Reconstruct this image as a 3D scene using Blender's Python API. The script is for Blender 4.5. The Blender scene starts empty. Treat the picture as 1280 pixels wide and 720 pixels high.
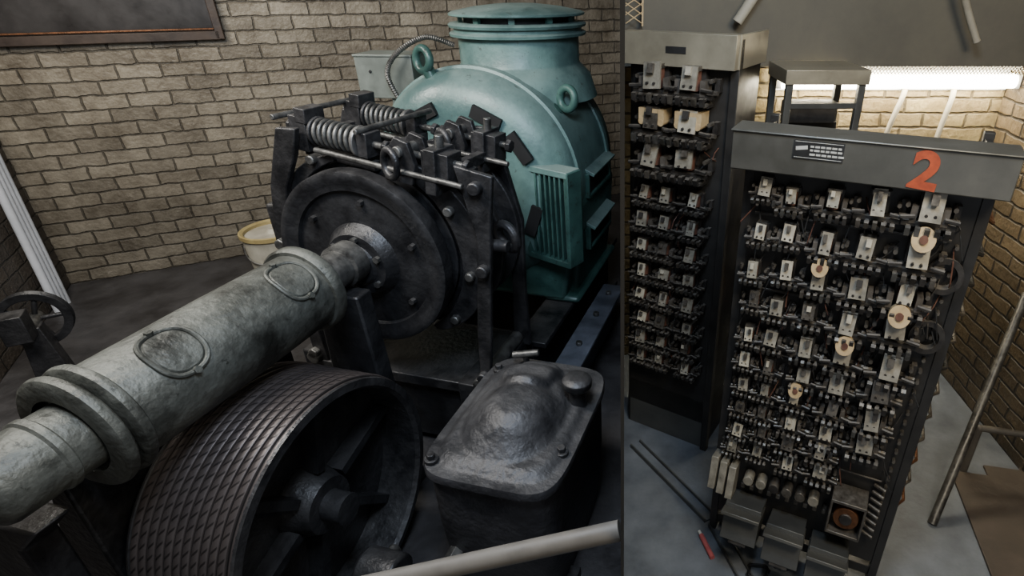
import bpy, bmesh, math, random
from mathutils import Vector, Matrix, Euler
random.seed(7)
R=math.radians
# ------------------------------------------------------------------ materials
def mat(name,c1,c2=None,rough=.5,metal=0.0,scale=8.0,bump=.15,bscale=None,rvar=.15,coat=0.0,lo=.35,hi=.7,dust=None,dustamt=.5,chips=None,chlo=.60):
    m=bpy.data.materials.new(name); m.use_nodes=True
    nt=m.node_tree; b=nt.nodes["Principled BSDF"]; L=nt.links.new
    tc=nt.nodes.new("ShaderNodeTexCoord")
    n=nt.nodes.new("ShaderNodeTexNoise"); n.inputs["Scale"].default_value=scale; n.inputs["Detail"].default_value=8
    n.inputs["Roughness"].default_value=.65
    L(tc.outputs["Object"],n.inputs["Vector"])
    r=nt.nodes.new("ShaderNodeValToRGB")
    c2=c2 or tuple(x*.6 for x in c1)
    r.color_ramp.elements[0].position=lo; r.color_ramp.elements[1].position=hi
    r.color_ramp.elements[0].color=(*c2,1); r.color_ramp.elements[1].color=(*c1,1)
    L(n.outputs["Fac"],r.inputs["Fac"]); col=r.outputs["Color"]
    if dust:   # dust on upward facing surfaces; on relay bases it also paints in haze
        g=nt.nodes.new("ShaderNodeNewGeometry"); s=nt.nodes.new("ShaderNodeSeparateXYZ"); L(g.outputs["Normal"],s.inputs[0])
        k=nt.nodes.new("ShaderNodeMapRange"); k.inputs["From Min"].default_value=.25; k.inputs["From Max"].default_value=1; k.inputs["To Max"].default_value=dustamt
        L(s.outputs["Z"],k.inputs["Value"])
        mu=nt.nodes.new("ShaderNodeMath"); mu.operation='MULTIPLY'; L(k.outputs["Result"],mu.inputs[0])
        mr0=nt.nodes.new("ShaderNodeMapRange"); mr0.inputs["From Min"].default_value=.3; mr0.inputs["From Max"].default_value=.6; L(n.outputs["Fac"],mr0.inputs["Value"]); L(mr0.outputs["Result"],mu.inputs[1])
        mx=nt.nodes.new("ShaderNodeMix"); mx.data_type='RGBA'; L(mu.outputs[0],mx.inputs["Factor"]); L(col,mx.inputs["A"]); mx.inputs["B"].default_value=(*dust,1); col=mx.outputs["Result"]
    if chips:
        n4=nt.nodes.new("ShaderNodeTexNoise"); n4.inputs["Scale"].default_value=22; n4.inputs["Detail"].default_value=9; n4.inputs["Roughness"].default_value=.8; L(tc.outputs["Object"],n4.inputs["Vector"])
        k4=nt.nodes.new("ShaderNodeMapRange"); k4.inputs["From Min"].default_value=chlo; k4.inputs["From Max"].default_value=chlo+.06; k4.inputs["To Max"].default_value=.8; L(n4.outputs["Fac"],k4.inputs["Value"])
        mx=nt.nodes.new("ShaderNodeMix"); mx.data_type='RGBA'; L(k4.outputs["Result"],mx.inputs["Factor"]); L(col,mx.inputs["A"]); mx.inputs["B"].default_value=(*chips,1); col=mx.outputs["Result"]
    L(col,b.inputs["Base Color"])
    mr=nt.nodes.new("ShaderNodeMapRange"); mr.inputs["To Min"].default_value=max(.05,rough-rvar); mr.inputs["To Max"].default_value=min(1,rough+rvar)
    mr.inputs["From Min"].default_value=.3; mr.inputs["From Max"].default_value=.7
    L(n.outputs["Fac"],mr.inputs["Value"]); L(mr.outputs["Result"],b.inputs["Roughness"])
    b.inputs["Metallic"].default_value=metal
    if coat: b.inputs["Coat Weight"].default_value=coat; b.inputs["Coat Roughness"].default_value=.3
    if bump:
        n2=nt.nodes.new("ShaderNodeTexNoise"); n2.inputs["Scale"].default_value=bscale or scale*4; n2.inputs["Detail"].default_value=6
        L(tc.outputs["Object"],n2.inputs["Vector"])
        bp=nt.nodes.new("ShaderNodeBump"); bp.inputs["Strength"].default_value=bump; bp.inputs["Distance"].default_value=.01
        L(n2.outputs["Fac"],bp.inputs["Height"]); L(bp.outputs["Normal"],b.inputs["Normal"])
    return m
def emis(name,c,s):
    m=bpy.data.materials.new(name); m.use_nodes=True; b=m.node_tree.nodes["Principled BSDF"]
    b.inputs["Base Color"].default_value=(*c,1); b.inputs["Emission Color"].default_value=(*c,1); b.inputs["Emission Strength"].default_value=s
    return m
def brick(name,ca,cb,mortar,grime,bw=.24,bh=.089,ms=.008,grime_lo=.36,bump=.8):
    m=bpy.data.materials.new(name); m.use_nodes=True
    nt=m.node_tree; L=nt.links.new; b=nt.nodes["Principled BSDF"]
    tc=nt.nodes.new("ShaderNodeTexCoord"); sp=nt.nodes.new("ShaderNodeSeparateXYZ"); L(tc.outputs["Object"],sp.inputs[0])
    cb_=nt.nodes.new("ShaderNodeCombineXYZ"); L(sp.outputs["X"],cb_.inputs["X"]); L(sp.outputs["Z"],cb_.inputs["Y"])
    nz=nt.nodes.new("ShaderNodeTexNoise"); nz.inputs["Scale"].default_value=11; nz.inputs["Detail"].default_value=5; L(tc.outputs["Object"],nz.inputs["Vector"])
    sub=nt.nodes.new("ShaderNodeVectorMath"); sub.operation='SUBTRACT'; sub.inputs[1].default_value=(.5,.5,.5); L(nz.outputs["Color"],sub.inputs[0])
    sc=nt.nodes.new("ShaderNodeVectorMath"); sc.operation='SCALE'; sc.inputs["Scale"].default_value=.030; L(sub.outputs[0],sc.inputs[0])
    ad=nt.nodes.new("ShaderNodeVectorMath"); L(cb_.outputs[0],ad.inputs[0]); L(sc.outputs[0],ad.inputs[1])
    bt=nt.nodes.new("ShaderNodeTexBrick"); L(ad.outputs[0],bt.inputs["Vector"])
    bt.inputs["Color1"].default_value=(*ca,1); bt.inputs["Color2"].default_value=(*cb,1); bt.inputs["Mortar"].default_value=(*mortar,1)
    bt.inputs["Scale"].default_value=1; bt.inputs["Brick Width"].default_value=bw; bt.inputs["Row Height"].default_value=bh
    bt.inputs["Mortar Size"].default_value=ms; bt.inputs["Mortar Smooth"].default_value=.7; bt.inputs["Bias"].default_value=-.05
    n=nt.nodes.new("ShaderNodeTexNoise"); n.inputs["Scale"].default_value=3.2; n.inputs["Detail"].default_value=11; n.inputs["Roughness"].default_value=.8; L(tc.outputs["Object"],n.inputs["Vector"])
    rp=nt.nodes.new("ShaderNodeValToRGB"); rp.color_ramp.elements[0].position=grime_lo; rp.color_ramp.elements[1].position=.64
    rp.color_ramp.elements[0].color=(*grime,1); rp.color_ramp.elements[1].color=(1,1,1,1); L(n.outputs["Fac"],rp.inputs["Fac"])
    mx=nt.nodes.new("ShaderNodeMix"); mx.data_type='RGBA'; mx.blend_type='MULTIPLY'; mx.inputs["Factor"].default_value=.95
    L(bt.outputs["Color"],mx.inputs["A"]); L(rp.outputs["Color"],mx.inputs["B"])
    n5=nt.nodes.new("ShaderNodeTexNoise"); n5.inputs["Scale"].default_value=7; n5.inputs["Detail"].default_value=9; n5.inputs["Roughness"].default_value=.75; L(tc.outputs["Object"],n5.inputs["Vector"])
    k5=nt.nodes.new("ShaderNodeMapRange"); k5.inputs["From Min"].default_value=.645; k5.inputs["From Max"].default_value=.685; k5.inputs["To Max"].default_value=.6; L(n5.outputs["Fac"],k5.inputs["Value"])
    mxp=nt.nodes.new("ShaderNodeMix"); mxp.data_type='RGBA'; L(k5.outputs["Result"],mxp.inputs["Factor"]); L(mx.outputs["Result"],mxp.inputs["A"]); mxp.inputs["B"].default_value=(min(1,ca[0]*1.5),min(1,ca[1]*1.5),min(1,ca[2]*1.6),1)
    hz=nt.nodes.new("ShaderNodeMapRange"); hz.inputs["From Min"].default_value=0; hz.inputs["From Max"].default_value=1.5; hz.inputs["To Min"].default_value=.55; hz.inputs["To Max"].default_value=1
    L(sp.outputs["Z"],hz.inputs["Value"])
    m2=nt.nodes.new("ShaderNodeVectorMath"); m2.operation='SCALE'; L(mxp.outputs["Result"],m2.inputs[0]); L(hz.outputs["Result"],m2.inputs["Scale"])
    L(m2.outputs[0],b.inputs["Base Color"])
    n3=nt.nodes.new("ShaderNodeTexNoise"); n3.inputs["Scale"].default_value=38; n3.inputs["Detail"].default_value=6; L(tc.outputs["Object"],n3.inputs["Vector"])
    ma=nt.nodes.new("ShaderNodeMath"); ma.operation='MULTIPLY_ADD'; L(n3.outputs["Fac"],ma.inputs[0]); ma.inputs[1].default_value=.8
    inv=nt.nodes.new("ShaderNodeMath"); inv.operation='SUBTRACT'; inv.inputs[0].default_value=1; L(bt.outputs["Fac"],inv.inputs[1]); L(inv.outputs[0],ma.inputs[2])
    bp=nt.nodes.new("ShaderNodeBump"); bp.inputs["Strength"].default_value=bump; bp.inputs["Distance"].default_value=.012; L(ma.outputs[0],bp.inputs["Height"]); L(bp.outputs["Normal"],b.inputs["Normal"])
    b.inputs["Roughness"].default_value=.5
    return m
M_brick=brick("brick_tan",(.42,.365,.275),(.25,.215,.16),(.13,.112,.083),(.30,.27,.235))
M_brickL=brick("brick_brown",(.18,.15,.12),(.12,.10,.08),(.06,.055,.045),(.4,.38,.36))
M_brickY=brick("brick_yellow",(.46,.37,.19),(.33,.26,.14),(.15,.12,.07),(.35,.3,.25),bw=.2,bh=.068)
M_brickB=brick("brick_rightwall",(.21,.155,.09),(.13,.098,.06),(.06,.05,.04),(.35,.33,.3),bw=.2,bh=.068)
M_floor=mat("floor_grimy",(.068,.064,.064),(.020,.018,.018),.55,0,3,.35,30)
M_floorR=mat("floor_painted",(.18,.20,.225),(.08,.09,.105),.6,0,4,.15,40)
M_ceil=mat("ceiling_paint",(.25,.25,.24),(.15,.15,.15),.8,0,3)
M_soffit=mat("soffit_paint",(.17,.158,.125),(.11,.103,.085),.8,0,3,.1)
M_part=mat("partition_steel",(.04,.037,.033),(.02,.02,.018),.6,.2,3,.1)
M_teal=mat("teal_paint",(.150,.262,.240),(.070,.130,.124),.42,.1,3.2,.16,55,.12,.12,.38,.62,(.25,.30,.275),.6,(.06,.068,.058),.585)
M_tealD=mat("teal_dark",(.070,.165,.140),(.026,.062,.054),.42,.1,5,.1,60,chips=(.02,.025,.02),chlo=.56)
M_blk=mat("oily_black",(.036,.036,.038),(.012,.012,.013),.42,.3,9,.35,45,dust=(.075,.07,.066),dustamt=.4)
M_blk2=mat("black_iron",(.060,.058,.059),(.018,.018,.019),.42,.45,10,.4,50,dust=(.11,.105,.10),dustamt=.45)
M_case=mat("gearcase_iron",(.078,.076,.080),(.022,.022,.024),.50,.4,6,.6,38,.12,dust=(.10,.097,.092),dustamt=.45)
M_house=mat("housing_grey",(.125,.128,.110),(.024,.024,.020),.50,.4,6,.6,34,.12,0,.36,.62,chips=(.026,.026,.022),chlo=.585)
M_steel=mat("worn_steel",(.40,.39,.37),(.16,.155,.15),.38,.8,14,.1)
M_lsteel=mat("grimy_steel",(.20,.195,.18),(.06,.058,.055),.42,.65,20,.15)
M_bed=mat("bed_steel",(.24,.26,.31),(.09,.10,.12),.45,.5,6,.15)
M_dark=mat("deep_dark",(.012,.012,.013),(.006,.006,.006),.7,0,5,.05)
M_cream=mat("cream_paint",(.50,.47,.38),(.32,.29,.23),.5,0,6,.05)
M_yel=mat("yellow_rim",(.40,.32,.14),(.28,.21,.09),.5,0,8,.05)
M_white=mat("white_plastic",(.66,.67,.70),(.46,.47,.49),.4,0,4,.03)
M_jbox=mat("jbox_grey",(.20,.225,.20),(.12,.135,.12),.5,.2,7,.08)
M_wood=mat("dark_wood",(.07,.045,.03),(.03,.02,.015),.5,0,6,.15)
M_boards=mat("brown_floorboard",(.10,.078,.06),(.055,.043,.034),.6,0,5,.15)
M_board=mat("board_dark",(.035,.03,.028),(.015,.013,.012),.35,0,3,.08)
M_cab=mat("cabinet_grey",(.13,.132,.125),(.075,.077,.075),.45,.35,5,.06)
M_cabH=mat("header_grey",(.175,.172,.155),(.115,.113,.10),.42,.5,5,.05)
M_cabL=mat("header_bare",(.48,.44,.34),(.33,.30,.23),.4,.5,6,.05)
M_slate=mat("slate_black",(.038,.036,.034),(.018,.0175,.017),.5,0,7,.1)
M_plate=mat("relay_plate",(.43,.40,.33),(.22,.205,.17),.42,.25,30,.05)
M_white2=mat("relay_plate_pale",(.58,.54,.44),(.38,.35,.28),.5,.0,30,.05)
M_pin=mat("relay_pin",(.24,.22,.19),(.10,.088,.075),.4,.6,40,.05)
M_base=mat("relay_base",(.050,.046,.042),(.020,.018,.017),.5,0,30,.05,dust=(.15,.135,.115),dustamt=.9)
M_chute=mat("arc_chute",(.13,.115,.10),(.06,.053,.045),.6,0,25,.05)
M_coil=mat("coil_brown",(.20,.09,.06),(.09,.04,.027),.5,0,30,.05)
M_tan=mat("coil_tan",(.68,.52,.30),(.50,.36,.19),.5,0,20,.05)
M_copper=mat("copper_wire",(.26,.11,.05),(.13,.06,.03),.45,.6,40,.2)
M_wire=mat("black_wire",(.03,.03,.03),(.015,.015,.015),.6,0,10,.0)
M_red=mat("red_paint",(.60,.105,.035),(.30,.06,.03),.55,0,26,.0)
M_pink=mat("pink_plastic",(.50,.13,.12),(.38,.08,.08),.5,0,20,.0)
M_ltxt=mat("label_white",(.6,.6,.56),(.5,.5,.47),.5,0,20,.0)
M_lab=mat("label_black",(.03,.03,.032),(.02,.02,.02),.4,0,20,.0)
M_rail=mat("rail_paint",(.135,.120,.100),(.075,.067,.056),.55,0,9,.05)
M_tube=emis("fluorescent_tube",(1,.90,.68),60)
W=.32; NR=11; RO=.425; PIT=(W-.02)/NR
def rope_mat():
    m=bpy.data.materials.new("rope_grooves"); m.use_nodes=True; nt=m.node_tree; L=nt.links.new; b=nt.nodes["Principled BSDF"]
    def M(op,a,c=None,d=None):
        n=nt.nodes.new("ShaderNodeMath"); n.operation=op
        for k,v in enumerate((a,c,d)):
            if v is None: continue
            if isinstance(v,(int,float)): n.inputs[k].default_value=v
            else: L(v,n.inputs[k])
        return n.outputs[0]
    tc=nt.nodes.new("ShaderNodeTexCoord"); sp=nt.nodes.new("ShaderNodeSeparateXYZ"); L(tc.outputs["Object"],sp.inputs[0])
    at=M('ARCTAN2',sp.outputs["Z"],sp.outputs["Y"])
    xx=M('DIVIDE',M('ADD',sp.outputs["X"],W/2-.01),PIT)
    xf=M('FRACT',xx); xi=M('FLOOR',xx)
    ph=M('ADD',M('ADD',M('MULTIPLY',at,84),M('MULTIPLY',xf,6.0)),M('MULTIPLY',xi,1.7))
    s=M('SINE',ph)
    cen=M('SUBTRACT',1,M('MULTIPLY',M('ABSOLUTE',M('SUBTRACT',xf,.5)),2))
    mk=nt.nodes.new("ShaderNodeMapRange"); mk.inputs["From Min"].default_value=.30; mk.inputs["From Max"].default_value=.50; L(cen,mk.inputs["Value"])
    mr=nt.nodes.new("ShaderNodeMapRange"); mr.inputs["From Min"].default_value=.45; mr.inputs["From Max"].default_value=.95; mr.interpolation_type='SMOOTHSTEP'; L(s,mr.inputs["Value"])
    dash=M('MULTIPLY',M('MULTIPLY',mr.outputs["Result"],mk.outputs["Result"]),.78)
    ed=nt.nodes.new("ShaderNodeMapRange"); ed.inputs["From Min"].default_value=.05; ed.inputs["From Max"].default_value=.24; ed.inputs["To Min"].default_value=1; ed.inputs["To Max"].default_value=0; L(cen,ed.inputs["Value"])
    h=M('SUBTRACT',1,M('MAXIMUM',dash,ed.outputs["Result"]))
    r=nt.nodes.new("ShaderNodeValToRGB"); r.color_ramp.elements[0].color=(.009,.008,.008,1); r.color_ramp.elements[1].color=(.135,.112,.104,1)
    r.color_ramp.elements[0].position=.0; r.color_ramp.elements[1].position=.9
    L(h,r.inputs["Fac"])
    nz=nt.nodes.new("ShaderNodeTexNoise"); nz.inputs["Scale"].default_value=9; nz.inputs["Detail"].default_value=6; L(tc.outputs["Object"],nz.inputs["Vector"])
    mx=nt.nodes.new("ShaderNodeMix"); mx.data_type='RGBA'; mx.blend_type='MULTIPLY'; mx.inputs["Factor"].default_value=.6; L(r.outputs["Color"],mx.inputs["A"]); L(nz.outputs["Fac"],mx.inputs["B"])
    L(mx.outputs["Result"],b.inputs["Base Color"])
    bp=nt.nodes.new("ShaderNodeBump"); bp.inputs["Strength"].default_value=.35; bp.inputs["Distance"].default_value=.002
    L(h,bp.inputs["Height"]); L(bp.outputs["Normal"],b.inputs["Normal"])
    b.inputs["Roughness"].default_value=.42; b.inputs["Metallic"].default_value=.5
    return m
M_rope=rope_mat()
# ------------------------------------------------------------------ mesh builder
class MB:
    def __init__(s): s.bm=bmesh.new(); s.mats=[]
    def mi(s,m):
        if m not in s.mats: s.mats.append(m)
        return s.mats.index(m)
    def _f(s,verts,m):
        i=s.mi(m)
        fs=set()
        for v in verts:
            for f in v.link_faces: fs.add(f)
        for f in fs: f.material_index=i
    def box(s,size,loc,m,rot=(0,0,0)):
        M=Matrix.Translation(loc)@Euler(rot).to_matrix().to_4x4()@Matrix.Diagonal((*size,1))
        r=bmesh.ops.create_cube(s.bm,size=1,matrix=M); s._f(r['verts'],m)
    def cyl(s,p0,p1,r,m,r2=None,seg=18):
        p0=Vector(p0);p1=Vector(p1);d=p1-p0
        M=Matrix.Translation((p0+p1)/2)@d.to_track_quat('Z','Y').to_matrix().to_4x4()
        q=bmesh.ops.create_cone(s.bm,cap_ends=True,segments=seg,radius1=r,radius2=r if r2 is None else r2,depth=d.length,matrix=M); s._f(q['verts'],m)
    def ball(s,loc,r,m,sc=(1,1,1)):
        M=Matrix.Translation(loc)@Matrix.Diagonal((*sc,1))
        q=bmesh.ops.create_uvsphere(s.bm,u_segments=20,v_segments=12,radius=r,matrix=M); s._f(q['verts'],m)
    def lathe(s,prof,org,ax,m,seg=72,closed=False):
        org=Vector(org); rings=[]; i=s.mi(m)
        def P(h,r,a):
            c,t=r*math.cos(a),r*math.sin(a)
            return org+Vector({'X':(h,c,t),'Y':(c,h,t),'Z':(c,t,h)}[ax])
        for h,r in prof:
            if r<1e-6: rings.append([s.bm.verts.new(P(h,0,0))])
            else: rings.append([s.bm.verts.new(P(h,r,2*math.pi*k/seg)) for k in range(seg)])
        pr=list(zip(rings,rings[1:]))
        if closed: pr.append((rings[-1],rings[0]))
        for A,B in pr:
            for k in range(seg):
                l=(k+1)%seg
                if len(A)==1 and len(B)==1: continue
                if len(A)==1: f=s.bm.faces.new((A[0],B[k],B[l]))
                elif len(B)==1: f=s.bm.faces.new((A[k],A[l],B[0]))
                else: f=s.bm.faces.new((A[k],A[l],B[l],B[k]))
                f.material_index=i
    def tube(s,pts,r,m,seg=8,closed=False):
        pts=[Vector(p) for p in pts]; n=len(pts); i=s.mi(m); rings=[]
        up=None
        for k,p in enumerate(pts):
            if closed: t=(pts[(k+1)%n]-pts[k-1]).normalized()
            else: t=(pts[min(k+1,n-1)]-pts[max(k-1,0)]).normalized()
            if up is None:
                up=Vector((0,0,1)) if abs(t.z)<.9 else Vector((1,0,0))
            up=(up-t*up.dot(t)).normalized(); sd=t.cross(up)
            rr=r[k] if isinstance(r,list) else r
            rings.append([s.bm.verts.new(p+(up*math.cos(2*math.pi*j/seg)+sd*math.sin(2*math.pi*j/seg))*rr) for j in range(seg)])
        pr=list(zip(rings,rings[1:]))
        if closed: pr.append((rings[-1],rings[0]))
        for A,B in pr:
            for j in range(seg):
                l=(j+1)%seg; f=s.bm.faces.new((A[j],A[l],B[l],B[j])); f.material_index=i
        if not closed:
            for q in (rings[0],rings[-1]):
                f=s.bm.faces.new(q); f.material_index=i
    def ring(s,c,rad,r,m,nrm=(0,1,0),seg=8,n=28,sc=1):
        nrm=Vector(nrm).normalized(); q=nrm.to_track_quat('Z','Y')
        s.tube([Vector(c)+q@Vector((rad*math.cos(2*math.pi*k/n),rad*sc*math.sin(2*math.pi*k/n),0)) for k in range(n)],r,m,seg,True)
    def prism(s,poly,y0,y1,m):
        i=s.mi(m)
        A=[s.bm.verts.new((x,y0,z)) for x,z in poly]; B=[s.bm.verts.new((x,y1,z)) for x,z in poly]
        n=len(poly)
        fs=[s.bm.faces.new(A),s.bm.faces.new(B[::-1])]
        for k in range(n):
            fs.append(s.bm.faces.new((A[k],A[(k+1)%n],B[(k+1)%n],B[k])))
        for f in fs: f.material_index=i
    def arc(s,cx,cz,r0,r1,a0,a1,y0,y1,m,n=24):
        i=s.mi(m); rows=[]
        for k in range(n+1):
            t=k/n; a=R(a0+(a1-a0)*t); c,q=math.cos(a),math.sin(a)
            R1=r1(t) if callable(r1) else r1
            rows.append([s.bm.verts.new(v) for v in ((cx+r0*c,y0,cz+r0*q),(cx+R1*c,y0,cz+R1*q),(cx+R1*c,y1,cz+R1*q),(cx+r0*c,y1,cz+r0*q))])
        for A,B in zip(rows,rows[1:]):
            for j in range(4):
                f=s.bm.faces.new((A[j],A[(j+1)%4],B[(j+1)%4],B[j])); f.material_index=i
        for q in (rows[0],rows[-1]):
            f=s.bm.faces.new(q); f.material_index=i
    def xform(s,M): bmesh.ops.transform(s.bm,matrix=M,verts=s.bm.verts)
    def done(s,name,parent=None,loc=(0,0,0),rot=(0,0,0),bevel=0,ang=38):
        bmesh.ops.recalc_face_normals(s.bm,faces=s.bm.faces)
        me=bpy.data.meshes.new(name); s.bm.to_mesh(me); s.bm.free()
        for m in s.mats: me.materials.append(m)
        me.shade_smooth(); me.set_sharp_from_angle(angle=R(ang))
        o=bpy.data.objects.new(name,me); bpy.context.collection.objects.link(o)
        o.location=loc; o.rotation_euler=rot
        if parent: o.parent=parent
        if bevel:
            b=o.modifiers.new("bev",'BEVEL'); b.width=bevel; b.segments=2; b.limit_method='ANGLE'; b.angle_limit=R(40)
        return o
def empty(name,loc=(0,0,0),rz=0):
    e=bpy.data.objects.new(name,None); e.empty_display_size=.1
    bpy.context.collection.objects.link(e); e.location=loc; e.rotation_euler=(0,0,rz); return e
def slab(name,size,loc,m,rz=0):
    b=MB(); b.box(size,(size[0]/2,size[1]/2,size[2]/2),m); return b.done(name,None,loc,(0,0,rz))
# ------------------------------------------------------------------ room
CZ=2.9
fl=MB(); fl.box((7.2,8.0,.1),(-3.6,2.5,-.05),M_floor); fl.box((2.6,8.0,.1),(1.3,2.5,-.05),M_floorR); fl.done("floor")
cl=MB(); cl.box((9.8,8.0,.1),(-2.3,2.5,CZ+.05),M_ceil); cl.done("ceiling")
aw=math.atan2(.454,.891)
slab("wall_back",(4.42,.15,CZ),(-3.92,3.63,0),M_brick,aw)
slab("wall_left",(5.6,.15,CZ),(-3.92+.454*5.6,3.63-.891*5.6,0),M_brickL,aw+R(90))
wp=MB(); wp.box((.004,5.1,CZ),(0,3.05,CZ/2),M_part); wp.done("wall_partition")
slab("wall_back_right",(1.9,.15,CZ),(.004,2.75,0),M_brickY,0)
slab("wall_right",(4.0,.15,CZ),(1.75,2.75,0),M_brickB,R(-90))
sf=MB(); sf.box((1.74,.29,CZ-1.6),(.875,2.60,(CZ+1.6)/2),M_soffit); sf.done("ceiling_soffit")
fb=MB()
fb.box((1.30,.03,.78),(.68,-.02,1.97),M_board)
for z in (1.585,2.355): fb.box((1.34,.06,.055),(.68,-.03,z),M_wood)
for x in (.01,1.35): fb.box((.05,.06,.82),(x,-.03,1.97),M_wood)
fb.box((1.30,.012,.012),(.68,-.062,1.625),M_copper)
fb.done("framed_wall_board",None,(-3.92,3.63,0),(0,0,aw),.004)
wpz=MB()
for k in range(4):
    x=-3.72+.028*k; y=3.36-.050*k
    wpz.cyl((x,y,0),(x-.03,y+.10,2.5),.022,M_white,seg=14)
wpz.done("plastic_conduit_bundle")
bk=MB()
bk.lathe([(0,0),(0,.155),(.02,.16),(.42,.19),(.44,.19)],(0,0,0),'Z',M_cream,40)
bk.lathe([(.42,.192),(.43,.202),(.455,.202),(.46,.192),(.45,.175),(.42,.175)],(0,0,0),'Z',M_yel,40)
bk.lathe([(.43,.175),(.435,.05),(.46,.03),(.46,0)],(0,0,0),'Z',M_cream,40)
bk.tube([(.192*math.cos(a),.192*math.sin(a),.40-.12*math.sin(a-R(180))) for a in [R(180+10*k) for k in range(19)]],.005,M_steel)
bk.done("cream_bucket",None,(-2.32,3.56,0))
# ------------------------------------------------------------------ hoist machine
B0=(-.981,1.96,0); RZ=R(-14.4)
e=empty("steel_bedplate",B0,RZ); b=MB()
for x in (-.42,.42):
    b.box((.16,1.35,.03),(x,1.18,.345),M_blk2); b.box((.16,1.35,.03),(x,1.18,.015),M_blk2); b.box((.025,1.35,.32),(x,1.18,.18),M_blk)
for y in (.6,1.8): b.box((.80,.08,.30),(0,y,.17),M_blk)
b.box((.03,1.15,.26),(.60,.75,.13),M_bed); b.box((.13,1.15,.02),(.62,.75,.27),M_bed)
b.box((.14,.30,.012),(.66,.45,.006),M_lsteel)
for y in (.35,.65,.95,1.2): b.cyl((.62,y,.28),(.62,y,.30),.018,M_lsteel,seg=6)
b.done("beams",e,bevel=.004)
# motor
e=empty("electric_motor",B0,RZ)
b=MB()
b.lathe([(.80,.10),(.79,.13),(.80,.20),(.80,.33),(.81,.40),(.835,.46),(.87,.505),(.92,.535),(.955,.54),(.96,.553),(1.0,.553),(1.005,.543),(1.45,.543),(1.455,.553),(1.49,.553),(1.495,.54),(1.62,.525),(1.70,.47),(1.76,.36),(1.78,.2),(1.78,0)],(0,0,1.0),'Y',M_teal,96)
b.done("barrel",e)
b=MB()
b.prism([(-.50,.375),(.50,.375),(.53,.62),(.545,.90),(.40,1.05),(-.40,1.05),(-.545,.90),(-.53,.62)],1.0,1.60,M_tealD)
b.prism([(-.40,.375),(.46,.375),(.50,.6),(.50,.85),(-.48,.85),(-.46,.6)],.90,1.0,M_tealD)
for x in (-.44,.44): b.box((.20,.75,.04),(x,1.28,.381),M_tealD)
b.done("skirt",e,bevel=.02)
b=MB()
Mv=(0,0,R(-20))
b.box((.24,.05,.44),(.455,.83,.90),M_dark,Mv)  # near-black backing paints the shade between the fins
for k in range(8):
    t=-.105+.030*k; b.box((.010,.085,.42),(.455+t*math.cos(R(-20)),.815+t*math.sin(R(-20)),.90),M_tealD,(0,0,R(-5)))
b.box((.27,.10,.03),(.455,.82,1.125),M_teal,Mv); b.box((.27,.10,.03),(.455,.82,.675),M_tealD,Mv)
for s_ in (-1,1): b.box((.022,.10,.47),(.455+s_*.122,.82-s_*.044,.90),M_tealD,Mv)
for z in (.97,.68):
    b.box((.02,.36,.10),(.542,1.28,z),M_dark); b.box((.07,.40,.018),(.556,1.28,z+.07),M_teal,(0,R(25),0)); b.box((.03,.40,.018),(.548,1.28,z-.06),M_tealD)  # dark box stands in for shade inside each louvre slot
    for y in (1.08,1.48): b.box((.03,.018,.13),(.548,y,z),M_tealD)
b.done("vents",e,bevel=.003)
b=MB()
for a in (35,65,115,145,-20,200):
    c=Vector((.385*math.cos(R(a)),.795,1+.385*math.sin(R(a))))
    b.box((.15,.02,.06),c,M_dark,(0,-R(a)+R(90),0))  # solid dark boxes paint the shade of openings in the bell
b.done("bell_opening_shade",e)
b=MB(); hx,hy=.11,1.36
b.lathe([(1.36,.40),(1.47,.365),(1.50,.335),(1.52,.315),(1.53,.308),(1.655,.308),(1.66,.345),(1.672,.348),(1.678,.34),(1.680,.325),(1.698,.325),(1.70,.345),(1.712,.35),(1.72,.34),(1.722,.30),(1.722,0)],(hx,hy,0),'Z',M_teal,72)
b.lathe([(1.72,.27),(1.765,.27)],(hx,hy,0),'Z',M_dark,48)
b.lathe([(1.750,0),(1.750,.33),(1.754,.342),(1.763,.342),(1.771,.325),(1.791,.22),(1.804,.1),(1.806,0)],(hx,hy,0),'Z',M_teal,72)
for k in range(10):
    a=R(36*k); b.box((.02,.03,.04),(hx+.29*math.cos(a),hy+.29*math.sin(a),1.735),M_tealD,(0,0,a))
b.done("hood",e)
b=MB()
for c,nn in (((.46,1.08,1.40),(-.5,-1,.1)),((-.20,.93,1.575),(-.4,-1,.1))):
    c=Vector(c); b.ring(c,.050,.019,M_tealD,nn,10); b.cyl(c-Vector((c.x*.25,0,.11)),c-Vector((c.x*.1,0,.045)),.03,M_tealD)
b.done("eyebolts",e)
b=MB()
b.box((.30,.20,.20),(-.50,1.12,1.47),M_jbox,(0,0,R(8))); b.box((.31,.21,.012),(-.50,1.12,1.575),M_jbox,(0,0,R(8)))
b.box((.05,.16,.22),(-.46,1.12,1.30),M_jbox)
for x in (-.61,-.56): b.cyl((x,1.015,1.50),(x,1.005,1.50),.008,M_dark)
b.done("junction_box",e,bevel=.004)
b=MB(); pts=[];rr=[]
ctl=[Vector(p) for p in ((-.40,.99,1.36),(-.42,.95,1.50),(-.36,.98,1.60),(-.26,1.08,1.66),(-.15,1.15,1.62))]
for k in range(120):
    t=k/119*(len(ctl)-1); i=min(int(t),len(ctl)-2); f=t-i
    p0=ctl[max(i-1,0)];p1=ctl[i];p2=ctl[i+1];p3=ctl[min(i+2,len(ctl)-1)]
    p=.5*((2*p1)+(p2-p0)*f+(2*p0-5*p1+4*p2-p3)*f*f+(3*p1-p0-3*p2+p3)*f**3)
    pts.append(p); rr.append(.011+(.003 if k%2 else 0))
b.tube(pts,rr,M_lsteel,10); b.done("flex_conduit",e)
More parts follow.
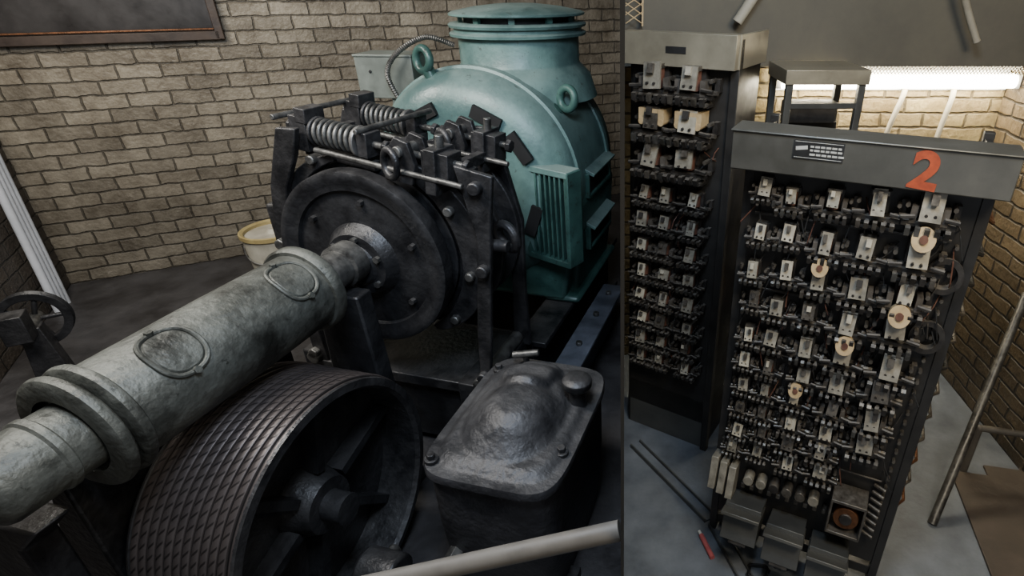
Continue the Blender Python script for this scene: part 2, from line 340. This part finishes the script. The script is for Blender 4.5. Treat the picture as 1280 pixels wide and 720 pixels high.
# brake
e=empty("drum_brake",B0,RZ); DZ=.97
b=MB()
b.lathe([(-.04,.0),(-.04,.075),(-.03,.085),(-.03,.12),(-.01,.13),(.015,.15),(.022,.27),(.006,.275),(.004,.30),(-.005,.315),(-.005,.335),(.0,.345),(.05,.348),(.065,.340),(.07,.20),(.12,.20),(.12,.320),(.125,.330),(.42,.330),(.425,.32),(.425,.12),(.80,.12),(.80,0)],(0,0,DZ),'Y',M_blk,96)
for k in range(6):
    a=R(60*k+20); b.cyl((.105*math.cos(a),-.045,DZ+.105*math.sin(a)),(.105*math.cos(a),-.02,DZ+.105*math.sin(a)),.013,M_lsteel,seg=6)
    b.cyl((.235*math.cos(a),0,DZ+.235*math.sin(a)),(.235*math.cos(a),.03,DZ+.235*math.sin(a)),.012,M_blk2,seg=6)
b.done("drum",e)
b=MB()
for sx in (0,1):
    A=(lambda a:a) if not sx else (lambda a:180-a)
    bul=.085 if not sx else .045
    crs=lambda t: .385+bul*math.sin(math.pi*min(1,max(0,t)))**.7
    for y0,y1 in ((.095,.130),(.235,.265),(.385,.415)):
        b.arc(0,DZ,.362,crs,A(-58),A(74),y0,y1,M_blk2,36)
    b.arc(0,DZ,.333,.37,A(-50),A(58),.13,.39,M_blk,30)
    for a in (-40,-8,30,62):
        a=A(a); b.cyl((.40*math.cos(R(a)),.07,DZ+.40*math.sin(R(a))),(.40*math.cos(R(a)),.44,DZ+.40*math.sin(R(a))),.019,M_lsteel,seg=10)
# left-hand levers lean in to meet the spring rods; right-hand rear lever
for y in (.070,.43):
    b.prism([(-.34,.40),(-.41,.40),(-.415,.70),(-.43,1.00),(-.38,1.22),(-.285,1.44),(-.20,1.44),(-.235,1.34),(-.305,1.22),(-.375,1.0),(-.36,.72)],y-.014,y+.014,M_blk2)
    for z in (.46,.98): b.cyl((-.395,y-.04,z),(-.395,y+.04,z),.026,M_lsteel,seg=6)
b.prism([(.38,.40),(.46,.40),(.46,.70),(.475,1.02),(.42,1.26),(.37,1.40),(.30,1.40),(.325,1.26),(.41,1.02),(.40,.72)],.416,.444,M_blk2)
for s_ in (-1,1):
    b.cyl((s_*.40,.03,.44),(s_*.40,.48,.44),.03,M_lsteel)
    b.box((.14,.40,.42),(s_*.36,.25,.21),M_blk)
b.box((.55,.34,.30),(0,.27,.20),M_blk); b.box((.60,.40,.05),(0,.27,.38),M_blk2)
b.prism([(.42,1.36),(.56,1.33),(.54,1.20),(.475,.62),(.45,.44),(.41,.44),(.425,.70),(.475,1.10)],.03,.052,M_blk2)
for x,z in ((.50,1.29),(.435,.50),(.49,.98)): b.cyl((x,.0,z),(x,.06,z),.024,M_blk2,seg=10)
b.done("shoes_and_levers",e,bevel=.005)
b=MB()
for y in (.11,.40):
    z=1.43; xo=.05 if y<.2 else .02
    b.cyl((-.36+xo,y,z),(.47,y,z),.012,M_lsteel,seg=12)
    b.cyl((-.25+xo,y-.05,z-.05),(.50,y-.05,z-.05),.010,M_lsteel,seg=10)
    b.box((.085,.085,.12),(-.335+xo,y,z-.01),M_blk2); b.box((.055,.09,.05),(-.31+xo,y,z+.055),M_blk2)
    for x in (-.40,-.29,.08,.12,.29,.45): b.cyl((x+xo*.5,y,z),(x+xo*.5+.022,y,z),.024,M_blk2,seg=6)
    n=220; x0=-.265+xo; b.tube([(x0+.20*k/n,y+.042*math.cos(2*math.pi*7.5*k/n),z+.042*math.sin(2*math.pi*7.5*k/n)) for k in range(n+1)],.0085,M_lsteel,8)
    b.cyl((x0-.015,y,z),(x0-.002,y,z),.052,M_blk2,seg=24); b.cyl((x0+.20,y,z),(x0+.215,y,z),.054,M_steel,seg=24)
    b.box((.05,.075,.085),(x0+.245,y,z),M_blk2)
    for yy in (-.05,.03):
        b.prism([(.14,z-.09),(.27,z-.09),(.29,z-.02),(.26,z+.05),(.20,z+.06),(.16,z+.01)],y+yy,y+yy+.02,M_blk2)
    b.cyl((.22,y-.065,z+.015),(.22,y+.065,z+.015),.020,M_lsteel,seg=12)
    b.ring((.19,y-.065,z-.025),.045,.013,M_blk2,(.3,1,0),8)
    b.box((.12,.08,.10),(.37,y,z-.015),M_blk2); b.box((.05,.11,.15),(.36,y,z-.03),M_blk2)
    b.cyl((.365,y,z+.03),(.365,y,z+.085),.016,M_lsteel,seg=10)
    b.box((.36,.03,.035),(-.12,y,z-.075),M_blk2)
for x in (-.32,.02,.37): b.box((.035,.34,.04),(x,.255,1.385),M_blk2)
b.cyl((-.35,.02,1.475),(-.35,.48,1.475),.010,M_lsteel); b.cyl((.03,.05,1.48),(.03,.46,1.48),.010,M_lsteel)
b.box((.03,.05,.06),(.50,.11,1.40),M_blk2)
b.xform(Matrix.Translation((.045,.25,1.395))@Euler((0,R(6),R(-7))).to_matrix().to_4x4()@Matrix.Diagonal((.90,1,1.05,1))@Matrix.Translation((0,-.25,-1.43)))
b.ring((.55,.12,1.08),.05,.018,M_blk2,(.5,1,.2))
b.cyl((.47,.08,1.06),(.57,.08,1.06),.022,M_blk2)
b.done("spring_rods",e,bevel=.003)
b=MB()
b.box((.12,.22,.26),(-.50,.28,.96),M_blk2); b.cyl((-.50,.28,.38),(-.50,.28,.86),.045,M_blk); b.box((.16,.26,.38),(-.50,.28,.19),M_blk)
b.cyl((-.50,.28,1.09),(-.50,.28,1.13),.04,M_lsteel)
b.done("solenoid",e,bevel=.012)
# worm shaft housing
e=empty("worm_shaft_housing",B0,RZ)
b=MB()
b.lathe([(-.955,.09),(-.955,.126),(-.94,.131),(-.60,.134),(-.28,.131),(-.262,.128),(-.262,.09)],(0,0,1.0),'Y',M_house,72)
for y0 in (-.995,-.950):
    b.lathe([(y0-.017,.10),(y0-.017,.138),(y0-.010,.148),(y0,.151),(y0+.010,.148),(y0+.017,.138),(y0+.017,.10)],(0,0,1.0),'Y',M_house,72)
b.lathe([(-.31,.13),(-.31,.143),(-.30,.150),(-.275,.150),(-.262,.14),(-.255,.10),(-.255,.07)],(0,0,1.0),'Y',M_house,72)
b.lathe([(-.26,.066),(-.12,.066),(-.115,.078),(-.05,.078),(-.045,.05)],(0,0,1.0),'Y',M_lsteel,48)
b.lathe([(-1.20,0),(-1.20,.06),(-1.185,.080),(-1.17,.086),(-1.08,.086),(-1.075,.092),(-1.06,.092),(-1.055,.086),(-1.0,.086)],(0,0,1.0),'Y',M_house,48)
b.done("casing",e)
b=MB()
for y0 in (-.79,-.395):
    f0=R(52); n=40; rim=[]
    i=b.mi(M_house); rows=[]
    for q in range(7):
        row=[]
        for k in range(n):
            a=2*math.pi*k/n; rad=q/6
            ex=abs(math.cos(a))**.8*math.copysign(1,math.cos(a)); ey=abs(math.sin(a))**.8*math.copysign(1,math.sin(a))
            ang=f0+.52*rad*ex; yy=y0+.062*rad*ey
            rr_=.1385 if q<6 else .130
            row.append(b.bm.verts.new((rr_*math.cos(ang),yy,1+rr_*math.sin(ang))))
            if q==6: rim.append((.136*math.cos(ang),yy,1+.136*math.sin(ang)))
        rows.append(row)
    for A_,B_ in zip(rows[1:],rows[2:]):
        for k in range(n):
            f=b.bm.faces.new((A_[k],A_[(k+1)%n],B_[(k+1)%n],B_[k])); f.material_index=i
    f=b.bm.faces.new(rows[1]); f.material_index=i
    b.tube(rim,.0065,M_house,8,True)
    for k in (0,20):
        p=Vector(rim[k]); d=Vector((p.x,0,p.z-1)).normalized(); b.cyl(p-d*.004,p+d*.012,.010,M_house,seg=6)
b.done("hatches",e)
for nm,poly,y0,y1 in (("bearing_pedestal",[(-.28,0),(-.07,0),(-.07,.78),(.02,.86),(-.12,.86),(-.24,.78)],-1.16,-1.08),
                      ("bearing_pedestal",[(-.16,0),(.16,0),(.11,.40),(.09,.915),(-.09,.915),(-.11,.40)],-.17,-.09),
                      ("support_casting",[(-.40,0),(-.10,0),(-.12,.60),(-.12,.84),(-.17,.84),(-.30,.5)],-1.02,-.30)):
    e=empty(nm,B0,RZ); b=MB(); b.prism(poly,y0,y1,M_blk2 if nm[0]=='s' else M_blk); b.done("casting",e,bevel=.008)
# sheave
e=empty("traction_sheave",B0,RZ)
b=MB()
prof=[(-W/2,RO-.012)]
for k in range(NR):
    x0=-W/2+.010+k*PIT
    for t,h in ((0,0),(.04,.0),(.12,.005),(.25,.007),(.5,.008),(.75,.007),(.88,.005),(.96,.0)): prof.append((x0+t*PIT,RO-.009+h))
prof.append((W/2-.010,RO-.010)); prof.append((W/2,RO-.012))
b.lathe(prof,(0,0,0),'X',M_rope,160)
b.lathe([(W/2-.012,RO-.022),(W/2,RO-.008),(W/2+.008,RO-.010),(W/2+.01,RO-.035),(W/2-.005,RO-.045),(.02,RO-.05),(.01,.12),(.07,.10),(.10,.09),(.10,0)],(0,0,0),'X',M_blk2,128)
b.lathe([(-W/2+.012,RO-.022),(-W/2,RO-.008),(-W/2-.008,RO-.010),(-W/2-.01,RO-.05),(-.04,RO-.065),(-.04,.12),(-.10,.1),(-.14,0)],(0,0,0),'X',M_blk,128)
for k in range(6):
    a=R(60*k+15); c=.24; b.box((.07,.26,.03),(.04,c*math.cos(a),c*math.sin(a)),M_blk,(a,0,0))
b.cyl((.08,0,0),(.17,0,0),.05,M_blk,seg=28)
b.done("rope_wheel",e,(.115,-.631,.430),(0,0,0),ang=30)
e=empty("bearing_pedestal",B0,RZ); b=MB()
b.prism([(.36,0),(.48,0),(.46,.20),(.43,.30),(.40,.30),(.38,.20)],-.80,-.62,M_lsteel)
b.cyl((.35,-.70,.26),(.48,-.70,.26),.07,M_blk2,seg=32)
b.box((.16,.34,.05),(.41,-.70,.025),M_blk)
b.done("pillow_block",e,bevel=.01)
# gear case
e=empty("gear_case",B0,RZ)
b=MB(); i=b.mi(M_case); cx,cy=.715,-.235; hw,hl=.232,.325; N=72
def ss(t): t=max(0,min(1,t)); return t*t*(3-2*t)
def gmap(u,v):
    p=max(abs(u),abs(v))
    if p<1e-6: return 0,0
    a,c=abs(u/p),abs(v/p); k=(a**5.5+c**5.5)**(-1/5.5)
    k=1+(k-1)*p
    return hw*u*k,hl*v*k
def gh(x,y):
    z=.572
    r1=(abs(x)/(hw*.90))**5+(abs(y)/(hl*.90))**5
    z+=.022*ss((1.05-r1)*1.5)
    q=(abs(x+.005)/.165)**2.4+(abs(y+.01)/.235)**2.4
    z+=.050*ss((1.12-q)*1.4)
    q=((x-.005)/.125)**2+((y+.05)/.15)**2
    z+=.055*ss((1.2-q)*.85)
    q2=(abs(x+.02)/.10)**3+(abs(y-.15)/.13)**3
    z+=.030*ss((1.1-q2)*1.5)
    return z
g=[[None]*(N+1) for _ in range(N+1)]
for a in range(N+1):
    for c in range(N+1):
        x,y=gmap(-1+2*a/N,-1+2*c/N); g[a][c]=b.bm.verts.new((cx+x,cy+y,gh(x,y)))
for a in range(N):
    for c in range(N):
        f=b.bm.faces.new((g[a][c],g[a+1][c],g[a+1][c+1],g[a][c+1])); f.material_index=i
bd=[g[a][0] for a in range(N)]+[g[N][c] for c in range(N)]+[g[a][N] for a in range(N,0,-1)]+[g[0][c] for c in range(N,0,-1)]
prev=bd
for sc_,z in ((1.012,.562),(1.012,.545),(.965,.535),(.96,.30),(.93,.16),(.88,.05),(.86,0)):
    cur=[b.bm.verts.new((cx+(v.co.x-cx)*sc_,cy+(v.co.y-cy)*sc_,z)) for v in bd]
    n=len(cur)
    for k in range(n):
        f=b.bm.faces.new((prev[k],prev[(k+1)%n],cur[(k+1)%n],cur[k])); f.material_index=i
    prev=cur
f=b.bm.faces.new(prev); f.material_index=i
b.done("cast_body",e,ang=50)
b=MB()
for x,y in ((-.19,-.27),(.195,-.14),(-.19,.22)):
    b.cyl((cx+x,cy+y,.575),(cx+x,cy+y,.603),.014,M_blk2,seg=6); b.cyl((cx+x,cy+y,.572),(cx+x,cy+y,.586),.022,M_blk2,seg=16)
b.lathe([(.575,.032),(.65,.03),(.655,.045),(.665,.052),(.685,.052),(.695,.042),(.70,.02),(.70,.0)],(cx+.17,cy+.10,0),'Z',M_blk,32)
b.cyl((cx-.15,cy+.27,.62),(cx-.05,cy+.29,.635),.014,M_lsteel); b.cyl((cx-.10,cy+.28,.57),(cx-.10,cy+.28,.63),.012,M_blk2)
for s_ in (-1,1): b.box((.08,.12,.04),(cx+s_*.20,cy-.2,.02),M_blk2)
b.cyl((cx-.14,cy-.35,.20),(cx-.14,cy-.27,.20),.03,M_lsteel,seg=6)
b.done("bolts_and_filler_cap",e,bevel=.002)
# overspeed governor
e=empty("overspeed_governor",(-2.92,2.42,0),R(30)); b=MB()
b.box((.26,.22,.03),(0,0,.015),M_blk2); b.prism([(-.08,.03),(.08,.03),(.04,.40),(-.04,.40)],-.04,.04,M_blk2)
b.lathe([(-.02,.11),(-.02,.15),(0,.135),(.02,.15),(.02,.11)],(0,.08,.40),'Y',M_blk,40,True)
for k in range(5):
    a=R(72*k); b.cyl((0,.08,.40),(.12*math.cos(a),.08,.40+.12*math.sin(a)),.012,M_blk2,seg=8)
b.cyl((0,-.08,.40),(0,.12,.40),.03,M_lsteel); b.box((.10,.10,.14),(-.02,-.08,.44),M_blk2)
b.done("governor_body",e,bevel=.004)
# hand rail close to the camera
b=MB(); b.cyl((-.003,.52,1.262),(-.80,.50,1.035),.0135,M_rail,seg=24); b.cyl((-.78,.50,0),(-.78,.50,1.04),.0135,M_rail,seg=24)
b.cyl((-.78,.50,0),(-.78,.50,.012),.05,M_rail,seg=24)
b.done("pipe_handrail")
# ------------------------------------------------------------------ relay cabinets
def relay(b,x,z,s,kind):
    j=lambda a:random.uniform(-a,a)
    B=lambda size,loc,m,rot=(0,0,0): b.box([q*s for q in size],(x+loc[0]*s,loc[1]*s,z+loc[2]*s),m,rot)
    C=lambda p,q,r,m,seg=8: b.cyl((x+p[0]*s,p[1]*s,z+p[2]*s),(x+q[0]*s,q[1]*s,z+q[2]*s),r*s,m,seg=seg)
    B((.085,.018,.030),(0,-.009,-.025),M_base); B((.05,.02,.05),(0,-.01,.02),M_base)
    B((.040,.045,.010),(0,-.03,.048),M_pin)
    v=random.random(); pm=M_white2 if v<.25 else (M_plate if v<.80 else M_pin)
    w=random.choice((.032,.038,.044)); h=random.choice((.042,.052,.060))
    B((w,.006,h),(0,-.058,.028),pm,(R(-16+j(7)),R(j(5)),0))
    B((w*.35,.008,h*.35),(j(.006),-.066,.044),random.choice((M_pin,M_base,M_white2)),(R(-16),0,0))
    C((-.009,-.060,.012),(-.009,-.068,.011),.0035,M_base); C((.009,-.060,.012),(.009,-.068,.011),.0035,M_base)
    if kind in (0,2): C((0,-.03,-.002),(0,-.03,.042),.017,M_coil,12)
    if kind==2:
        for q in (-.032,.032): B((.014,.036,.034),(q,-.034,.006),M_chute,(0,0,R(j(4))))
    if kind==1:
        C((0,-.052,.062),(0,-.076,.068),.025,M_tan,20); C((0,-.076,.068),(0,-.080,.069),.009,M_coil,12)
    if kind==3:
        for q in (-.026,-.009,.009,.026): C((q,-.012,.018),(q,-.060,.018),.0085,M_tan,12); B((.016,.046,.03),(q,-.036,.034),M_tan)
    B((.110,.012,.010),(0,-.045,-.012),M_base); B((.09,.03,.006),(0,-.03,-.034),M_base)
    for q in (-.040,-.020,0,.020,.040):
        B((.008,.044,.005),(q,-.050,-.016),random.choice((M_pin,M_base)),(R(j(18)),0,R(j(10))))
        C((q,-.02,-.030),(q,-.064+j(.010),-.030),.0055,random.choice((M_pin,M_base)),6)
        B((.011,.009,.018),(q,-.072,-.020),random.choice([M_pin,M_base,M_base,M_lsteel]),(R(20+j(14)),0,0))
    for q in (-1,1):
        C((q*.040,-.03,-.005),(q*.062,-.032,-.005),.006,M_pin,6); C((q*.048,-.018,.022),(q*.048,-.044,.022),.0055,M_pin,6)
        C((q*.030,-.055,.004),(q*.060,-.060,.002),.0045,M_base,6)
        B((.012,.02,.03),(q*.055,-.012,.01),M_base)
def wires(b,x0,x1,z0,z1,n,r=.0020):
    for k in range(n):
        x=random.uniform(x0,x1); z=random.uniform(z0,z1); L_=random.uniform(.04,.12); dx=random.uniform(-.05,.05)
        b.tube([(x,-.004,z),(x+dx*.3,-.035,z-L_*.25),(x+dx*.8,-.04,z-L_*.7),(x+dx,-.004,z-L_)],r,random.choice([M_wire,M_wire,M_coil,M_base]),5)
PW=.628
e=empty("relay_controller_cabinet",(.364,1.555,0),R(-24.6)); e.scale=(.885,.95,1.027)
b=MB()
b.box((PW,.03,1.31),(PW/2,.015,.765),M_slate)
for x in (-.012,PW+.012): b.box((.03,.05,1.50),(x,.02,.75),M_slate)
for x in (-.012,PW+.012): b.box((.03,.03,1.50),(x,.30,.75),M_slate)
for z in (.05,.75,1.47):
    for x in (-.012,PW+.012): b.box((.02,.27,.03),(x,.16,z),M_slate)
b.box((PW,.03,.04),(PW/2,.30,.05),M_slate); b.box((PW,.03,.04),(PW/2,.02,.06),M_slate)
b.done("frame",e,bevel=.002)
b=MB(); b.box((PW+.10,.11,.098),(PW/2-.005,-.035,1.474),M_cabH)
b.box((PW+.11,.12,.006),(PW/2-.005,-.035,1.524),M_cabH); b.done("header",e,bevel=.003)
b=MB(); b.box((.135,.003,.044),(.19,-.0915,1.493),M_lab)
b.box((.128,.001,.001),(.19,-.0935,1.512),M_ltxt); b.box((.128,.001,.001),(.19,-.0935,1.474),M_ltxt)
random.seed(3)
for z in (1.502,1.493,1.483):
    x=.168
    while x<.245:
        w=random.uniform(.008,.016); b.box((w,.001,.0045),(x+w/2,-.0935,z),M_ltxt); x+=w+.003
b.box((.032,.001,.009),(.145,-.0935,1.497),M_ltxt,(0,R(-8),0)); b.done("nameplate",e)
def txt(body,size,loc,m,parent,name,sx=1):
    c=bpy.data.curves.new(name,'FONT'); c.body=body; c.size=size; c.extrude=.0004; c.offset=.004; c.align_x='CENTER'
    o=bpy.data.objects.new(name,c); bpy.context.collection.objects.link(o); c.materials.append(m)
    o.parent=parent; o.location=loc; o.rotation_euler=(R(90),R(4),0); o.scale=(sx,1,1); return o
txt("2",.118,(.462,-.0925,1.434),M_red,e,"painted_numeral",1.2)
random.seed(11)
b=MB()
cols=[.048,.138,.245,.365,.500]
zs=[1.345,1.230,1.118,1.010,.905,.805,.710,.620,.535,.455]
discs={(1,4),(3,4),(2,2),(4,3),(6,2)}
for ri,z in enumerate(zs):
    for ci,x in enumerate(cols):
        if ri>=8 and ci==4: continue
        s=[.82,.90,1.0,1.12,1.24][ci]*(1 if ri<5 else .94)
        k=0
        if (ri,ci) in discs: k=1
        elif random.random()<.5: k=2
        relay(b,x+random.uniform(-.010,.010),z+random.uniform(-.010,.010),s,k)
b.done("relays",e)
b=MB(); wires(b,.02,.60,.50,1.38,130)
for z in zs[::2]: b.cyl((.02,-.012,z-.055),(.58,-.012,z-.055),.004,M_base,seg=6)
for k in range(26):
    z=.35+k*.037; b.cyl((PW-.03,0,z),(PW-.03,-.018,z),.006,M_pin,seg=6)
for x,z in ((.585,1.20),(.585,1.02)): b.lathe([(-.012,.04),(-.02,.05),(-.03,.05),(-.03,.035),(-.012,.03)],(x,0,z),'Y',M_base,28,True)
b.done("wiring",e)
b=MB()
for k in range(3):
    x=.13+.165*k; z=.215-.035*k
    b.box((.138,.15,.13),(x,-.095,z),M_cab,(R(-24),0,0)); b.box((.146,.160,.012),(x,-.122,z+.06),M_cabH,(R(-24),0,0))
    b.box((.07,.004,.06),(x,-.178,z-.015),M_base,(R(-24),0,0)); b.box((.03,.02,.03),(x,-.160,z-.06),M_base)
    b.cyl((x-.05,-.135,z+.055),(x-.05,-.150,z+.068),.008,M_pin,seg=8); b.cyl((x+.05,-.135,z+.055),(x+.05,-.150,z+.068),.008,M_pin,seg=8)
for k in range(3): b.box((.028,.085,.12),(-.012+.036*k,-.055,.36-.012*k),M_plate,(R(-18),0,0))
b.box((.12,.09,.012),(.49,-.055,.42),M_pin); b.box((.12,.09,.012),(.49,-.055,.285),M_pin)
for x in (.433,.547): b.box((.008,.09,.14),(x,-.055,.352),M_pin)
b.cyl((.49,-.01,.352),(.49,-.09,.352),.044,M_copper,seg=26); b.cyl((.49,-.085,.352),(.49,-.097,.352),.022,M_base,seg=20)
for k in range(6): b.cyl((.12+.05*k,-.01,.345),(.12+.05*k,-.055,.345),.02,random.choice([M_plate,M_base,M_pin]),seg=14)
for k in range(14): b.box((.016,.03,.02),(.10+.035*k,-.02,.30),M_pin)
for k in range(8): b.cyl((.56,-.01,.46-.03*k),(.60,-.03,.46-.03*k),.007,M_pin,seg=6)
b.done("contactor_covers",e,bevel=.004)
b=MB()
for k in range(12):
    z=.35+k*.09; b.tube([(PW+.03,.05,z),(PW+.06,.12,z-.03),(PW+.05,.22,z-.01),(PW+.02,.28,z-.06)],.006,random.choice([M_wire,M_copper,M_pin]),6)
b.done("side_cabling",e)
# left cabinet
LW=.395
e=empty("relay_controller_cabinet.001",(.03,2.2,0),R(-30.5))
b=MB()
b.box((LW,.02,1.52),(LW/2,.01,.90),M_slate); b.box((.012,.25,1.72),(LW-.004,.125,.86),M_slate); b.box((.012,.25,1.72),(.006,.125,.86),M_slate)
b.box((.03,.03,1.74),(LW+.005,-.0,.87),M_slate); b.box((LW,.25,.26),(LW/2,.125,.13),M_cab)
b.done("frame",e,bevel=.002)
b=MB(); b.box((LW+.03,.06,.105),(LW/2,-.02,1.70),M_cabL); b.box((.012,.27,.105),(LW+.014,.115,1.70),M_cabL)
b.box((.075,.002,.022),(.20,-.051,1.70),M_lab); b.done("header",e,bevel=.003)
b=MB(); random.seed(5)
for ri,z in enumerate([1.58,1.44,1.31,1.17,1.06,.95,.84,.73,.62,.52,.43]):
    xs=(.13,.27) if ri<3 else (.09,.185,.30)
    for x in xs:
        relay(b,x+random.uniform(-.006,.006),z,1.45 if ri<3 else .98,3 if ri==1 else (0 if random.random()<.6 else 2))
wires(b,.04,.36,.45,1.55,60)
b.done("relays",e)
e=empty("open_frame_cabinet",(.60,2.17,0),0); b=MB()
for x in (0,.26):
    for y in (0,.24): b.box((.025,.025,1.58),(x,y,.79),M_cab)
b.box((.30,.28,.05),(.13,.12,1.60),M_cabL); b.box((.27,.01,1.3),(.13,.2,.75),M_slate)
for z in (.4,.8,1.2,1.5): b.box((.25,.02,.02),(.13,.0,z),M_cab)
for z in (.5,.75,1.0,1.3,1.45): b.box((.20,.06,.08),(.13,.16,z),M_base)
b.done("frame",e,bevel=.002)
# fluorescent fixture with perforated guard
e=empty("fluorescent_light",(0,0,0)); b=MB()
b.cyl((.70,2.66,1.515),(1.72,2.66,1.515),.030,M_tube,seg=20); b.done("tube",e)
b=MB(); b.box((1.06,.09,.03),(1.21,2.70,1.575),M_white); b.box((1.07,.008,.09),(1.21,2.742,1.51),M_white)
for x in (.685,1.730): b.box((.025,.05,.06),(x,2.67,1.515),M_white)
for k in range(70):
    x=.69+k*.0147
    for r_ in range(3):
        z=1.545+.017*r_; b.cyl((x,2.61,z),(x+.0147,2.61,z+.017),.0018,M_cabL,seg=5); b.cyl((x+.0147,2.61,z),(x,2.61,z+.017),.0018,M_cabL,seg=5)
b.done("housing",e)
def bez(p,n=16):
    P=[Vector(q) for q in p]; out=[]
    for k in range(n+1):
        t=k/n; Q=P[:]
        while len(Q)>1: Q=[a.lerp(c,t) for a,c in zip(Q,Q[1:])]
        out.append(Q[0])
    return out
b=MB()
b.tube(bez([(1.28,2.74,1.50),(1.28,2.68,1.44),(1.22,2.70,1.38),(1.22,2.72,1.10)]),.012,M_cream,10)
b.tube(bez([(1.50,2.74,1.50),(1.50,2.68,1.44),(1.46,2.70,1.38),(1.46,2.72,1.0)]),.012,M_cream,10); b.done("wall_conduit")
b=MB(); b.tube([(.435,2.40,1.765),(.52,2.40,1.90),(.80,2.40,2.50),(.85,2.40,2.89)],.020,M_cream,12); b.done("ceiling_conduit")
b=MB(); b.tube(bez([(1.34,2.36,1.70),(1.28,2.36,1.80),(1.15,2.36,1.97),(1.0,2.3,2.4),(1.0,2.3,2.895)]),.013,M_cream,12); b.done("ceiling_conduit.001")
b=MB()
for k in range(9):
    b.cyl((.012,2.40,1.76+.03*k),(.075,2.40,1.80+.03*k),.002,M_tan,seg=5); b.cyl((.075,2.40,1.76+.03*k),(.012,2.40,1.80+.03*k),.002,M_tan,seg=5)
b.box((.006,.04,.30),(.076,2.42,1.90),M_tan); b.done("wire_mesh_guard")
b=MB()
def chan(p,q,w=.05):
    p=Vector(p);q=Vector(q);d=q-p;a=math.atan2(d.y,d.x);c=(p+q)/2
    b.box((d.length,w,.006),(c.x,c.y,.003),M_floorR,(0,0,a))
    nn=Vector((-math.sin(a),math.cos(a),0))*w/2
    for s_ in (-1,1): b.box((d.length,.006,.02),(c.x+nn.x*s_,c.y+nn.y*s_,.010),M_cab,(0,0,a))
chan((.06,2.02,0),(.35,1.60,0)); chan((.365,1.575,0),(.47,1.25,0)); b.done("floor_channel")
b=MB(); b.tube([(1.228,1.578,.0),(1.70,2.13,.67),(1.73,2.165,.72)],.018,M_lsteel,14); b.done("leaning_pipe")
b=MB(); b.cyl((1.50,1.86,.245),(1.75,1.80,.245),.014,M_rail,seg=16); b.cyl((1.50,1.86,.245),(1.50,1.86,0),.014,M_rail,seg=16); b.ball((1.50,1.86,.245),.015,M_rail); b.done("wall_stub_pipe")
b=MB(); b.cyl((.305,1.52,.009),(.335,1.42,.009),.010,M_pink,seg=14); b.cyl((.305,1.52,.009),(.299,1.538,.009),.006,M_ltxt,seg=14); b.done("marker_pen")
b=MB(); b.tube([(.49+.04*math.cos(t*.35)+.01*math.sin(t),1.36+.028*math.sin(t*.35),.005+.0005*t) for t in range(34)],.004,M_wire,7); b.done("cable_coil")
b=MB()
for k in range(3): b.box((.155,1.1,.012),(1.40+.16*k,1.30+.03*k,.006),M_boards,(0,0,R(-12)))
b.done("floor_boards",bevel=.002)
# ------------------------------------------------------------------ lights
def area(name,loc,tgt,size,power,col,sy=None):
    l=bpy.data.lights.new(name,'AREA'); l.energy=power; l.color=col; l.size=size
    if sy: l.shape='RECTANGLE'; l.size_y=sy
    o=bpy.data.objects.new(name,l); bpy.context.collection.objects.link(o); o.location=loc
    o.rotation_euler=(Vector(tgt)-Vector(loc)).to_track_quat('-Z','Y').to_euler(); return o
area("overhead_fill",(-1.6,1.3,2.8),(-1.5,2.5,.9),1.0,72,(1,.97,.92),.5)  # added fill above the machine for highlights on its top surfaces
area("window_daylight",(-.25,.7,2.6),(-.5,2.2,.5),.6,42,(.70,.82,1),.6)
area("wall_fill",(-2.7,2.4,2.75),(-2.0,3.5,1.1),.6,46,(1,.95,.86))  # added light that brightens the brick wall, no fixture modelled
area("cabinet_fill",(.8,.1,2.7),(.8,1.8,.9),.6,32,(1,.88,.68),.5)  # added warm fill for the relay cabinets, out of view
area("cool_fill",(.25,.9,2.6),(.25,2.3,.5),.35,15,(.68,.82,1))  # added bluish overhead light imitating cold window light by the left cabinet
w=bpy.data.worlds.new("w"); bpy.context.scene.world=w; w.use_nodes=True
w.node_tree.nodes["Background"].inputs["Color"].default_value=(.80,.84,.9,1); w.node_tree.nodes["Background"].inputs["Strength"].default_value=.50
# ------------------------------------------------------------------ camera
c=bpy.data.cameras.new("camera"); c.sensor_width=36; c.sensor_fit='HORIZONTAL'; c.lens=20.25; c.shift_x=-138/1280; c.clip_start=.02
o=bpy.data.objects.new("camera",c); bpy.context.collection.objects.link(o); o.location=(0,0,1.9); o.rotation_euler=(R(62),0,0)
bpy.context.scene.camera=o
